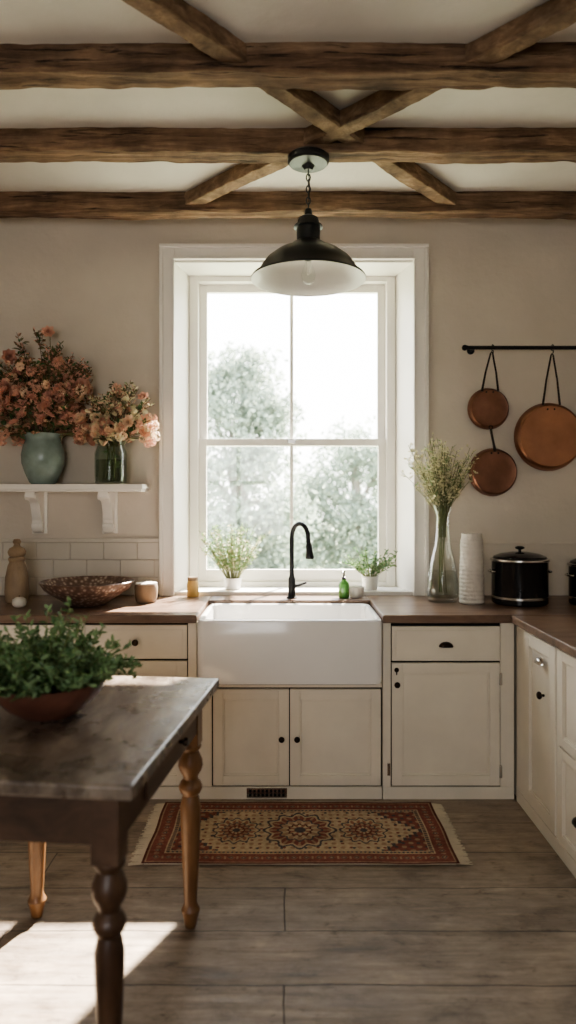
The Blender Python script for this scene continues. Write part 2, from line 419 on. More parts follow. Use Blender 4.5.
b.box(-.380,.468,YC+.016,YC+.0205,.062,.556,'dark')
shaker(b,-.373,.005,.07,.549,YC); shaker(b,.010,.462,.07,.549,YC)
knob(b,-.032,.305,YC); knob(b,.045,.305,YC)
b.obj('sink_cabinet',0,.0025)
b=MB()
b.box(.472,1.126,YC+.02,YB-.003,0,.88,'cream')
b.box(.472,.512,YC+.006,YC+.021,.062,.88,'cream'); b.box(1.058,1.126,YC+.006,YC+.021,.062,.88,'cream'); b.box(.472,1.126,YC+.004,YC+.021,0,.062,'cream')
b.box(.512,1.058,YC+.016,YC+.0205,.062,.877,'dark')
b.box(.517,1.053,YC,YC+.02,.69,.862,'cream'); b.box(.537,1.033,YC-.003,YC,.71,.842,'cream')
shaker(b,.517,1.053,.07,.68,YC)
cup(b,.785,.765,YC-.003); knob(b,.54,.575,YC)
b.lathe([(.012,0),(.012,.003),(0,.004)],(.54,YC-.0,.645),'knob',12,'y'); b.box(.537,.543,YC-.004,YC,.62,.645,'knob')
for z in (.14,.60): b.box(1.05,1.064,YC-.006,YC+.008,z-.03,z+.03,'chrome')
b.box(.494,.508,YC-.002,YC+.01,.12,.18,'chrome')
b.obj('base_cabinet',0,.0025)
XF=1.128
b=MB(Matrix(((0,1,0,XF-YC),(-1,0,0,0),(0,0,1,0),(0,0,0,1))))
def ry(d): return -d
b.box(ry(4.17),ry(1.2),YC+.02,YC+(XR-XF)-.003,0,.88,'cream')
b.box(ry(3.47),ry(3.345),YC+.006,YC+.021,.062,.88,'cream')
b.box(ry(3.47),ry(1.2),YC+.004,YC+.021,0,.062,'cream')
b.box(ry(3.345),ry(2.955),YC+.016,YC+.0205,.062,.877,'dark')
b.box(ry(2.955),ry(2.925),YC+.006,YC+.021,.062,.88,'cream')
shaker(b,ry(3.34),ry(2.96),.07,.866,YC,fw=.06)
cup(b,ry(3.12),.765,YC,'chrome',.04); knob(b,ry(3.08),.63,YC,r=.018)
for k,(da,db) in enumerate(((2.92,2.35),(2.32,1.8),(1.77,1.25))):
    b.box(ry(da+.004),ry(db-.004),YC+.016,YC+.0205,.062,.877,'dark')
    for z0,z1 in ((.47,.866),(.07,.462)):
        shaker(b,ry(da),ry(db),z0,z1,YC,fw=.04)
        if k==0 and z0<.2: cup(b,ry(2.70),.235,YC,'knob',.045)
        else: cup(b,ry((da+db)/2),(z0+z1)/2-.03,YC,'knob',.045)
    b.box(ry(db-.004),ry(db-.03),YC+.006,YC+.021,.062,.88,'cream')
b.obj('base_cabinet',0,.0025)
b=MB(); x0,x1=-.205,-.005
b.box(x0,x1,YC-.004,YC+.003,.012,.058,'chrome')
for i in range(9):
    x=x0+.012+i*.0205; b.box(x,x+.012,YC-.0055,YC-.0035,.018,.033,'dark'); b.box(x,x+.012,YC-.0055,YC-.0035,.037,.052,'dark')
b.obj('vent_grille',0)
b=MB(); ye=3.455
b.box(XL+.002,-.452,ye,YB-.002,.881,.921,'counter')
b.box(-.452,.468,3.975,YB-.002,.881,.921,'counter')
b.box(.468,XR-.002,ye,YB-.002,.881,.921,'counter')
b.box(1.102,XR-.002,1.15,ye,.881,.921,'counter')
b.obj('wooden_countertop',0,.006,3)
def tiles(name,xa,xb):
    b=MB(); b.box(xa,xb,YB-.006,YB-.0005,.921,1.24,'grout')
    for r in range(3):
        z=.926+r*.105; off=-.1 if r%2 else 0
        x=xa+off
        while x<xb:
            u0,u1=max(x+.0015,xa+.002),min(x+.1985,xb-.002)
            if u1-u0>.01: b.box(u0,u1,YB-.012,YB-.005,z,z+.102,'tile')
            x+=.2
    b.box(xa,xb,YB-.02,YB-.004,1.240,1.262,'tile')
    b.obj(name,0,.0025)
tiles('tile_backsplash',XL+.003,wx0-cw-.002)
b=MB(); b.box(wx1+cw+.002,XR-.003,YB-.008,YB-.0005,.921,1.225,'plaster'); b.box(wx1+cw+.002,XR-.003,YB-.014,YB-.0005,1.225,1.24,'plaster')
b.obj('backsplash_panel',0,.003)

# sink
def rrect(x0,x1,y0,y1,r,z,n=6):
    pts=[]
    for cx,cy,a0 in ((x1-r,y1-r,0),(x0+r,y1-r,90),(x0+r,y0+r,180),(x1-r,y0+r,270)):
        for i in range(n+1):
            a=math.radians(a0+90*i/n); pts.append((cx+r*math.cos(a),cy+r*math.sin(a),z))
    return pts
b=MB()
sx0,sx1,sy0,sy1,sz0,sz1=-.447,.464,3.415,3.97,.583,.905
loops=[rrect(sx0+.02,sx1-.02,sy0+.02,sy1-.02,.03,sz0),rrect(sx0+.006,sx1-.006,sy0+.006,sy1-.006,.035,sz0+.006),rrect(sx0,sx1,sy0,sy1,.04,sz0+.025),
 rrect(sx0,sx1,sy0,sy1,.04,sz1-.018),rrect(sx0+.004,sx1-.004,sy0+.004,sy1-.004,.038,sz1-.005),rrect(sx0+.014,sx1-.014,sy0+.014,sy1-.014,.035,sz1),
 rrect(sx0+.022,sx1-.022,sy0+.022,sy1-.022,.03,sz1-.001),rrect(sx0+.030,sx1-.030,sy0+.030,sy1-.030,.03,sz1-.008),
 rrect(sx0+.036,sx1-.036,sy0+.036,sy1-.036,.04,sz0+.08),rrect(sx0+.07,sx1-.07,sy0+.07,sy1-.07,.05,sz0+.04),rrect(sx0+.3,sx1-.3,sy0+.2,sy1-.2,.05,sz0+.034)]
vs=[p for l in loops for p in l]; k=len(loops[0]); fs=[tuple(reversed(range(k)))]
for j in range(len(loops)-1):
    for i in range(k):
        i2=(i+1)%k; fs.append((j*k+i,j*k+i2,(j+1)*k+i2,(j+1)*k+i))
fs.append(tuple((len(loops)-1)*k+i for i in range(k)))
b.add(vs,fs,'ceramic')
b.lathe([(.04,0),(.042,.004),(.03,.005),(.0,.003)],(.01,3.7,sz0+.034),'chrome',24)
b.obj('farmhouse_sink',40)

# faucet
b=MB(); fx,fy=.022,4.06
b.lathe([(.031,0),(.031,.006),(.024,.012),(.021,.05),(.021,.11),(.017,.12),(.0145,.13)],(fx,fy,.9215),'black',24)
pts=[(fx,fy,1.04),(fx,fy,1.2),(fx,fy,1.27)]
for i in range(1,13):
    a=math.pi*i/12*1.02
    rr=.062
    pts.append((fx+(rr-rr*math.cos(a))*.75,fy-(rr-rr*math.cos(a))*.8,1.27+rr*1.35*math.sin(a)))
pe=Vector(pts[-1]); pts.append(pe+Vector((.002,-.003,-.02)))
b.tube(pts,.0135,'black',12)
e=pts[-1]
b.tube([e,e+Vector((.001,-.001,-.01)),e+Vector((.004,-.004,-.05)),e+Vector((.006,-.006,-.08)),e+Vector((.006,-.006,-.087))],[.014,.018,.020,.026,.023],'black',14)
b.tube([(fx+.015,fy,.99),(fx+.04,fy-.004,.995),(fx+.085,fy-.01,1.012)],[.012,.008,.006],'black',10)
b.obj('kitchen_faucet',45)

# ------------------------------------------------------------ wall shelf
b=MB(); SZ=1.58
b.box(-1.76,-.825,3.965,YB-.001,SZ-.03,SZ,'trim'); b.box(-1.75,-.835,3.985,YB-.001,SZ-.042,SZ-.03,'trim')
for cx in (-1.478,-1.06):
    y1=YB-.001; poly=[(y1,SZ-.042),(4.005,SZ-.042),(4.005,SZ-.075),(4.02,SZ-.085),(4.035,SZ-.082)]
    for i in range(9):
        a=i/8; poly.append((4.05+.055*math.sin(a*math.pi/2)+.02*a, SZ-.095-.11*a+.018*math.sin(a*math.pi*2)))
    poly+=[(4.135,SZ-.235),(4.115,SZ-.255),(4.125,SZ-.275),(4.15,SZ-.285),(y1,SZ-.285)]
    b.prism(poly,cx-.028,cx+.028,'trim')
    b.box(cx-.045,cx+.045,y1-.014,y1,SZ-.29,SZ-.042,'trim')
    for z,y in ((SZ-.07,4.03),(SZ-.245,4.135)):
        b.lathe([(.017,-.034),(.02,-.031),(.02,.031),(.017,.034)],(cx,y,z),'trim',16,'x')
b.obj('wall_shelf',35,.002)

# ------------------------------------------------------------ plants
def curve_pts(p,d,L,droop,n=6):
    p=Vector(p); d=Vector(d).normalized(); pts=[p.copy()]
    for i in range(n):
        d=(d+Vector((0,0,-droop/n))+Vector((U(-.05,.05),U(-.05,.05),0))).normalized(); p=p+d*L/n; pts.append(p.copy())
    return pts
def sprig(b,p,d,L,mats,ylim,n=16,ll=(.02,.035),lw=.012):
    pts=curve_pts(p,d,L,.25); b.tube(pts,.0013,'twig',4)
    for k in range(n):
        t=.1+.9*k/n; j=min(int(t*6),5); c=pts[j].lerp(pts[j+1],t*6-j)
        if c.y<ylim-.04: b.leaf(c,Vector((U(-1,1),U(-1,.7),U(-.1,1))),U(*ll),lw,random.choice(mats))
def bouquet(b,base,neck,n,H0,H1,spx,spy,blooms,greens,ylim,bl=(.03,.05),leafL=(.05,.09),fill=4,pb=.6,xmin=-9,xmax=9):
    for i in range(n):
        a=U(0,2*math.pi); q=math.sqrt(R())
        tip=Vector((base[0]+math.cos(a)*spx*q,base[1]+math.sin(a)*spy*q-.02,base[2]+H0+(H1-H0)*(1-q*q*.55)*U(.05,1.0)))
        tip.x=min(max(tip.x,xmin+U(0,.06)),xmax-U(0,.06))
        if tip.y>ylim-.05: tip.y=ylim-.05-U(0,.05)
        st=Vector((base[0]+U(-1,1)*neck,base[1]+U(-1,1)*neck,base[2]-.02))
        mid=st.lerp(tip,.5)+Vector((0,0,.03*q)); mid.x=st.x+(tip.x-st.x)*.4
        pts=[st,st.lerp(mid,.5),mid,mid.lerp(tip,.5),tip]
        b.tube(pts,.0022,'twig' if R()<.4 else 'stem',5)
        for k in range(fill):
            c=mid.lerp(tip,U(-.2,1)); d=Vector((U(-1,1),U(-1,.6),U(-.4,1)))
            if c.y+d.normalized().y*.08<ylim: b.leaf(c,d,U(*leafL),U(.02,.034),random.choice(greens),U(0,.3))
        high=(tip.z-base[2]-H0)/(H1-H0)
        if R()<(pb*1.3 if high<.5 else pb*.45):
            for k in range(random.choice((1,2,3))):
                c=tip+Vector((U(-.035,.035),U(-.05,.0),U(-.035,.035)))
                if R()<.5: b.bloom(c,U(*bl),random.choice(blooms))
                else: b.floret(c,U(*bl)*.95,random.choice(blooms))
        else:
            for k in range(3): sprig(b,mid.lerp(tip,.7),tip-mid+Vector((U(-.1,.1),U(-.05,.02),U(-.03,.06))),U(.08,.15),greens+[blooms[0],blooms[-1]],ylim)
e=empty('flower_vase')
vx,vy=-1.415,4.045
b=MB()
b.lathe([(.0,0),(.062,.0),(.075,.01),(.098,.06),(.118,.12),(.121,.17),(.112,.215),(.098,.25),(.098,.268),(.108,.285),(.112,.29),(.106,.288),(.09,.262),(.09,.24),(.1,.2),(.11,.1),(0,.02)],(vx,vy,SZ+.001),'teal',36)
b.obj('ceramic_vase',50,parent=e)
b=MB(); bouquet(b,(vx+.0,vy,SZ+.27),.05,190,-.03,.60,.38,.13,['pink','peach','mauve','pink'],['leafC','leafR','leafC','leafA','leafR'],YB-.01,(.022,.038),(.035,.07),4,.6,-9,-1.16)
b.obj('bouquet',0,parent=e,ymax=YB-.006,xmax=-1.125)
e=empty('flower_jar')
jx,jy=-1.025,4.05
b=MB()
b.lathe([(.0,.0),(.08,.0),(.088,.008),(.092,.05),(.092,.18),(.080,.21),(.076,.225),(.086,.25),(.089,.255),(.082,.25),(.073,.225),(.087,.18),(.087,.02),(0,.012)],(jx,jy,SZ+.001),'gglass',32)
b.obj('glass_jar',50,parent=e)
b=MB(); b.lathe([(0,.014),(.082,.016),(.083,.14),(0,.14)],(jx,jy,SZ+.001),'water',32); b.obj('water',50,parent=e)
b=MB()
for i in range(11): 
    a=U(0,6.28); b.tube([(jx+.05*math.cos(a),jy+.05*math.sin(a),SZ+.02),(jx+.03*math.cos(a+2),jy+.03*math.sin(a+2),SZ+.27)],.0022,'stem',5)
for i in range(6):
    a=U(0,6.28); b.leaf((jx+.03*math.cos(a),jy+.03*math.sin(a),SZ+U(.1,.2)),(math.cos(a),math.sin(a),U(-.5,1)),.035,.02,'leafB')
bouquet(b,(jx+.03,jy-.02,SZ+.24),.03,90,-.0,.30,.25,.11,['peach','pink','ivory','peach','ivory'],['leafC','leafA','dried','leafR'],YB-.01,(.020,.032),(.03,.055),4,.8,-1.09,9)
b.obj('bouquet',0,parent=e,ymax=YB-.006,xmin=-1.12)

# herb in clay bowl on table
TC=Vector((-.66,2.08,0)); TR=Matrix.Translation(TC)@Matrix.Rotation(math.radians(-6),4,'Z'); TZ=.85
bx,by=-.715,2.09
e=empty('potted_herb_bowl')
b=MB(); b.lathe([(0,0),(.075,0),(.082,.004),(.12,.03),(.152,.065),(.165,.095),(.168,.103),(.162,.103),(.145,.07),(.11,.035),(0,.03)],(bx,by,TZ+.001),'terracotta',40); b.obj('clay_bowl',50,parent=e)
b=MB(); b.lathe([(0,.08),(.08,.086),(.148,.08),(.149,.076),(0,.03)],(bx,by,TZ+.001),'soil',32); b.obj('soil',50,parent=e)
b=MB()
for i in range(210):
    a=U(0,6.28); q=math.sqrt(R()); st=Vector((bx+.12*q*math.cos(a),by+.12*q*math.sin(a),TZ+.08))
    d=Vector((math.cos(a)*q*.9+U(-.28,.28),math.sin(a)*q*.9+U(-.28,.28),1.0))
    L=U(.10,.27)*(1.1-.45*q)
    pts=curve_pts(st,d,L,.8*q+.15); b.tube(pts,.0015,'stem',4)
    for k in range(24):
        t=U(.2,1); j=min(int(t*6),5); c=pts[j].lerp(pts[j+1],t*6-j)
        b.leaf(c,(U(-1,1),U(-1,1),U(-.1,1.1)),U(.015,.034),U(.007,.014),random.choice(['leafA','leafB','leafB']))
b.obj('herb_foliage',0,parent=e)

# ------------------------------------------------------------ table
e=empty('farmhouse_table')
b=MB(TR)
hw,hl=.365,.48
b.box(-hw,hw,-hl,hl,TZ-.036,TZ,'tabletop')
o=b.obj('table_top',0,.008,3,parent=e)
b=MB(TR); i1=.055; a0=TZ-.036-.13; a1=TZ-.036
b.box(-hw+i1,hw-i1,-hl+i1,-hl+i1+.022,a0,a1,'tableapron'); b.box(-hw+i1,hw-i1,hl-i1-.022,hl-i1,a0,a1,'tableapron')
b.box(-hw+i1,-hw+i1+.022,-hl+i1+.022,hl-i1-.022,a0,a1,'tableapron'); b.box(hw-i1-.022,hw-i1,-hl+i1+.022,hl-i1-.022,a0,a1,'tableapron')
b.box(hw-i1,hw-i1+.008,-.22,.22,a0+.02,a1-.015,'tableapron')
b.obj('apron',0,.003,parent=e)
b=MB(TR); b.lathe([(.005,0),(.006,.012),(.014,.018),(.012,.028),(0,.03)],(hw-i1+.008,0.1,(a0+a1)/2),'knob',14,'x'); b.obj('drawer_knob',40,parent=e)
prof=[(.0,0),(.018,0),(.021,.01),(.024,.03),(.03,.05),(.033,.062),(.026,.075),(.022,.09),(.024,.12),(.028,.2),(.032,.3),(.035,.38),(.036,.42),(.030,.45),(.026,.462),(.034,.47),(.040,.485),(.040,.495),(.034,.508),(.025,.518),(.027,.53),(.038,.548),(.043,.565),(.041,.585),(.032,.605),(.027,.615),(.036,.625),(.038,.632),(.036,.64),(0,.64)]
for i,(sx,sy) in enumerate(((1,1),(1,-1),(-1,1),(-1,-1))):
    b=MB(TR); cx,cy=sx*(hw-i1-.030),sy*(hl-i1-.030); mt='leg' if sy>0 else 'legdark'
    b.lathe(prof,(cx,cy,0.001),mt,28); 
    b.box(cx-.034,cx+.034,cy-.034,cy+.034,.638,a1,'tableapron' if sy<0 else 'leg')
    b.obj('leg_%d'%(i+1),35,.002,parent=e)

# ------------------------------------------------------------ rug
RED=(.235,.095,.078);DRED=(.13,.055,.046);CRM=(.50,.40,.28);NAVY=(.10,.092,.095);TAN=(.36,.245,.17);ORG=(.32,.165,.115)
rugx0,rugx1,rugy0,rugy1=-.60,.70,2.85,3.43
def rugcol(x,y):
    hx=(rugx1-rugx0)/2; hy=(rugy1-rugy0)/2
    px=x-(rugx0+rugx1)/2; py=y-(rugy0+rugy1)/2
    ax,ay=abs(px),abs(py); e=min(hx-ax,hy-ay)
    along = px if (hy-ay)<(hx-ax) else py
    if e<.012: c=DRED
    elif e<.018: c=TAN
    elif e<.08:
        c=RED; s=(along/.052)%1-.5; w=(e-.049)/.028
        d=abs(s)*1.3+abs(w)*.75
        if d<.18: c=TAN
        elif d<.34: c=NAVY
        elif d<.46: c=ORG
        elif abs(abs(s)-.5)<.09 and abs(w)<.35: c=TAN
    elif e<.086: c=CRM
    elif e<.10:
        c=NAVY if (along/.018)%1<.5 else TAN
    elif e<.105: c=CRM
    else:
        fx=hx-.105; fy=hy-.105
        step=round(ay/fy*7)/7
        lim=fx*(1.0-.34*step)
        if ax>lim: 
            c=RED
            if (math.sin(px*95)*math.sin(py*95))>.5: c=TAN
            elif (math.sin(px*95)*math.sin(py*95))<-.7: c=NAVY
        elif ax>lim-.014: c=NAVY
        else:
            c=CRM
            k1=math.sin(px*88+1)*math.sin(py*92+.4)
            if k1>.6: c=TAN
            elif k1<-.8: c=RED
            k2=math.sin(px*61)*math.sin(py*57+1.3)
            if k2<-.9: c=NAVY
            for cx,rx,ryy in ((-.285,.10,.115),(.285,.10,.115),(0,.155,.16)):
                dx,dy=(px-cx)/rx,py/ryy; rad=math.hypot(dx,dy); an=math.atan2(dy,dx)
                lob=1+.09*math.cos(12*an)
                if rad<lob:
                    t=rad/lob; big=cx==0
                    if t>.92: c=NAVY
                    elif t>.84: c=CRM
                    elif t>.62: c=(RED if math.cos(24*an)<.4 else TAN) if big else (ORG if math.cos(16*an)<.3 else CRM)
                    elif t>.56: c=NAVY
                    elif t>.36: c=TAN if math.cos(12*an)>-.1 else (CRM if big else RED)
                    elif t>.30: c=DRED
                    elif t>.16: c=CRM if math.cos(8*an)>0 else ORG
                    else: c=NAVY
    n=noise.noise(Vector((x*60,y*60,0)))*.6+noise.noise(Vector((x*7,y*7,2)))*.6
    f=1+.4*n
    return (c[0]*f,c[1]*f,c[2]*f,1)
e=empty('oriental_rug')
nx,ny=430,190
vs=[];cols=[]
for j in range(ny+1):
    for i in range(nx+1):
        x=rugx0+(rugx1-rugx0)*i/nx; y=rugy0+(rugy1-rugy0)*j/ny
        z=.009+.0015*noise.noise(Vector((x*5,y*5,0)))+.0006*R()
        vs.append((x+.012*noise.noise(Vector((y*4,1,0))),y+.008*noise.noise(Vector((x*3,3,0))),z)); cols.append(rugcol(x,y))
fs=[(j*(nx+1)+i,j*(nx+1)+i+1,(j+1)*(nx+1)+i+1,(j+1)*(nx+1)+i) for j in range(ny) for i in range(nx)]
me=bpy.data.meshes.new('rug_pile'); me.from_pydata(vs,[],fs)
ca=me.color_attributes.new('rugcol','FLOAT_COLOR','POINT')
ca.data.foreach_set('color',[c for q in cols for c in q])
m,nt,bs=newmat('woven_rug_pile'); at=N(nt,'ShaderNodeAttribute',attribute_name='rugcol'); nt.links.new(at.outputs['Color'],bs.inputs['Base Color']); bs.inputs['Roughness'].default_value=.95; bs.inputs['Specular IOR Level'].default_value=.1
bump(nt,bs,noiset(nt,coords(nt),350,2),.4,.003)
me.materials.append(m); o=bpy.data.objects.new('rug_pile',me); COL.objects.link(o); o.parent=e
b=MB(); b.box(rugx0+.012,rugx1-.012,rugy0+.010,rugy1-.010,.0005,.0065,'fringe'); 
for side in (0,1):
    for i in range(110):
        y=rugy0+.006+(rugy1-rugy0-.012)*i/109; x=rugx0+.008 if side==0 else rugx1-.008; s=-1 if side==0 else 1
        L=U(.045,.065); dy=U(-.008,.008)
        b.tube([(x,y,.006),(x+s*L*.5,y+dy*.5,.0045),(x+s*L,y+dy,.003)],.0021,'fringe',4)
b.obj('fringe',0,parent=e)

# ------------------------------------------------------------ pendant lamp
e=empty('pendant_lamp')
lx,ly=.095,3.27
b=MB()
b.lathe([(0,3.1),(.085,3.1),(.097,3.09),(.097,3.068),(.088,3.058),(.03,3.05),(.018,3.03),(0,3.03)],(lx,ly,0),'lampblack',36)
b.obj('ceiling_canopy',40,parent=e)
b=MB()
z=3.035;i=0
while z>2.85:
    pts=[]
    for k in range(14):
        a=2*math.pi*k/14; u=.0095*math.cos(a); w=.017*math.sin(a)
        pts.append((lx+(u if i%2 else 0),ly+(0 if i%2 else u),z-.012+w))
    b.tube(pts,.0032,'lampblack',6,True); z-=.027;i+=1
b.tube([(lx,ly,3.04),(lx+.006,ly-.004,2.95),(lx,ly,2.84)],.0025,'black',6)
b.obj('chain',0,parent=e)
b=MB()
T=2.85
outer=[(.0,T),(.012,T),(.018,T-.01),(.018,T-.03),(.035,T-.038),(.046,T-.045),(.05,T-.06),(.05,T-.075),(.066,T-.08),(.068,T-.088),(.056,T-.094),(.054,T-.15),(.062,T-.158),(.075,T-.163),(.085,T-.172),(.105,T-.185),(.15,T-.205),(.195,T-.24),(.222,T-.275),(.232,T-.296),(.262,T-.318),(.268,T-.326),(.268,T-.332)]
b.lathe(outer,(lx,ly,0),'lampblack',56,cap=False)
inner=[(.268,T-.332),(.262,T-.330),(.226,T-.300),(.19,T-.25),(.145,T-.215),(.1,T-.2),(.05,T-.19),(0,T-.188)]
b.lathe(inner,(lx,ly,0),'enamel',56,cap=False)
b.obj('lamp_shade',35,parent=e)
b=MB(); b.lathe([(.02,T-.19),(.02,T-.235),(.016,T-.24)],(lx,ly,0),'black',18); b.obj('bulb_socket',35,parent=e)
b=MB(); b.lathe([(.014,T-.24),(.016,T-.255),(.028,T-.285),(.034,T-.31),(.03,T-.335),(.016,T-.35),(0,T-.354)],(lx,ly,0),'glass',24,cap=False)
b.obj('glass_bulb',60,parent=e)
b=MB(); b.tube([(lx-.008,ly,T-.24),(lx-.01,ly,T-.3),(lx,ly,T-.31),(lx+.01,ly,T-.3),(lx+.008,ly,T-.24)],.001,'chrome',5); b.obj('filament',0,parent=e)

# ------------------------------------------------------------ pot rail and pans
ry_=4.09; rzz=2.38
b=MB()
b.tube([(1.045,ry_,rzz),(1.9,ry_,rzz)],.011,'black',12)
b.lathe([(0,-.03),(.013,-.025),(.018,-.012),(.013,0),(.013,.006)],(1.045,ry_,rzz),'black',14,'x')
for x in (1.09,1.86):
    b.tube([(x,YB-.004,rzz),(x,ry_,rzz)],.008,'black',10); b.lathe([(.022,0),(.022,.006),(.01,.01)],(x,YB-.001,rzz),'black',18,'y')
def hook(x):
    pts=[]
    for k in range(12):
        a=math.radians(-60+k*22); pts.append((x,ry_+.017*math.sin(a),rzz+.017*math.cos(a)))
    pts+= [(x,ry_-.014,rzz-.02),(x,ry_-.012,rzz-.035)]
    b.tube(pts,.003,'black',6)
for x in (1.195,1.545,1.707): hook(x)
b.obj('pot_rail',45)
def pan(x,z,r,top,hx,mat,dp=.035,loop=True,name='copper_pan',spread=.05,y=None):
    b=MB(); y=y or ry_+.02
    b.lathe([(r,-dp),(r+.005,-dp),(r*.985,-dp*.3),(r*.95,-.006),(r*.90,0.0),(r*.86,-.002),(r*.6,.001),(0,.001)],(x,y,z),mat,48,'y',cap=False)
    b.lathe([(r-.003,-dp),(r*.93,-.008),(0,-.005)],(x,y,z),mat,48,'y',cap=False)
    yy=y+.006
    if loop:
        for s in (-1,1):
            a=Vector((x+s*spread,yy-.01,z+math.sqrt(max(r*r-spread*spread,0))-.01)); t=Vector((hx+s*.006,yy-.008,top))
            b.tube([a,a.lerp(t,.5)+Vector((s*.004,0,0)),t],[.0065,.0055,.005],'strap',8)
        b.tube([(hx-.006,yy-.008,top),(hx,yy-.008,top+.01),(hx+.006,yy-.008,top)],.0045,'strap',8)
    else:
        a=Vector((x,yy-.01,z+r-.02)); t=Vector((hx,yy-.008,top))
        b.tube([a,a.lerp(t,.4),t],[.009,.006,.007],'strap',10)
        b.tube([(hx+.011*math.sin(k*math.pi/5),yy-.008,top+.011-.011*math.cos(k*math.pi/5)) for k in range(10)],.003,'strap',6,True)
    for dx in (-.02,.02): b.lathe([(.006,0),(.004,.004),(0,.005)],(x+dx,y,z+r*.8),'strap',10,'y')
    b.obj(name,40)
pan(1.185,2.03,.118,2.35,1.195,'copper2',spread=.048)
pan(1.215,1.655,.138,1.905,1.19,'copper2',loop=False,dp=.05)
pan(1.545,1.865,.198,2.34,1.55,'copper',spread=.05,dp=.05)
pan(1.82,2.06,.10,2.34,1.707,'copper2',spread=.03,y=ry_-.0)

# ------------------------------------------------------------ counter items
CZ=.9215
e=empty('glass_vase'); gx,gy=.868,3.93
b=MB(); b.lathe([(0,0),(.078,0),(.086,.008),(.09,.05),(.088,.12),(.07,.22),(.045,.32),(.036,.40),(.036,.48),(.05,.53),(.056,.54),(.05,.533),(.032,.48),(.032,.40),(.041,.32),(.066,.22),(.083,.12),(.084,.03),(0,.02)],(gx,gy,CZ),'glass',40); b.obj('bottle',60,parent=e)
b=MB(); b.lathe([(0,.022),(.08,.024),(.084,.05),(.082,.12),(.074,.17),(0,.17)],(gx,gy,CZ),'glass',32); b.obj('water',60,parent=e)
b=MB()
for i in range(105):
    a=U(0,6.28); q=R()
    st=Vector((gx+U(-.02,.02),gy+U(-.02,.02),CZ+.36)); nk=Vector((gx+U(-.022,.022),gy+U(-.022,.022),CZ+.47))
    if i%7==0: st.z=CZ+.05
    d=Vector((math.cos(a)*q*.72-.05,math.sin(a)*q*.4-.05,1)); L=U(.18,.46)
    pts=curve_pts(nk,d,L,.35*q)
    b.tube([st,st.lerp(nk,.6)*1,nk] ,.0012,'stem',4); b.tube(pts,.0013,'stem',4)
    for k in range(18):
        t=U(.3,1); j=min(int(t*6),5); c=pts[j].lerp(pts[j+1],t*6-j)
        dd=Vector((U(-1,1),U(-1,.8),U(.1,1.2)))
        if R()<.35: b.leaf(c,dd,U(.02,.05),U(.004,.009),'leafB' if R()<.4 else 'dried')
        else:
            tp=c+dd.normalized()*U(.015,.035); b.tube([c,tp],.0008,'stem',3)
            for kk in range(3): b.leaf(tp,(U(-1,1),U(-1,1),U(-.3,1)),.013,.010,'dried')
b.obj('dried_grasses',0,parent=e,ymax=YB-.006)
b=MB(); 
pr=[(0,0),(.060,0),(.066,.006)]
for i in range(1,60): 
    z=i/60*.36; pr.append((.066-.006*(z/.36)-.006*max(0,(z-.3)/.06)**2+.0022*math.sin(i*1.7),z+.006))
pr+=[(.052,.372),(.056,.384),(.052,.386),(.047,.37),(.05,.2),(0,.1)]
b.lathe(pr,(1.012,3.86,CZ),'stone',72,mod=lambda r,a,h: r*(1+.018*math.sin(a*26+h*60)) if r>.05 else r)
b.obj('ribbed_stoneware_vase',60)
def pot(x,y,r,h,name='black_stockpot'):
    b=MB()
    b.lathe([(0,0),(r*.94,0),(r,.008),(r,.03)],(x,y,CZ),'pot',48)
    b.lathe([(r,.03),(r+.002,.032),(r+.002,.042),(r,.044)],(x,y,CZ),'chrome',48)
    b.lathe([(r,.043),(r,h-.012),(r+.001,h-.01)],(x,y,CZ),'pot',48)
    b.lathe([(r+.001,h-.014),(r+.008,h-.008),(r+.008,h),(r*.97,h+.004)],(x,y,CZ),'chrome',48)
    b.lathe([(r*.97,h+.002),(r*.93,h+.014),(r*.7,h+.028),(r*.3,h+.038),(0,h+.04)],(x,y,CZ),'pot',48)
    b.lathe([(.008,h+.036),(.008,h+.05),(.024,h+.056),(.026,h+.064),(.014,h+.07),(0,h+.071)],(x,y,CZ),'pot',20)
    for s in (-1,1):
        pts=[]
        for k in range(9):
            a=math.pi*k/8; pts.append((x+s*(r-.003+.022*math.sin(a)),y-.045*math.cos(a),CZ+h*.72))
        b.tube(pts,.006,'chrome',8)
    b.obj(name,35)
pot(1.278,3.86,.150,.245); pot(1.665,3.82,.125,.22)
b=MB(); b.lathe([(0,0),(.028,0),(.031,.004),(.031,.075),(.027,.09),(.014,.102),(.013,.108)],(.325,4.07,CZ),'greensoap',24)
b.lathe([(.013,.107),(.013,.12),(.006,.123),(.005,.15),(.009,.152),(.009,.16),(0,.162)],(.325,4.07,CZ),'black',16)
b.tube([(.325,4.07,CZ+.156),(.318,4.05,CZ+.157),(.312,4.03,CZ+.15)],.004,'black',8)
b.obj('soap_bottle',40)
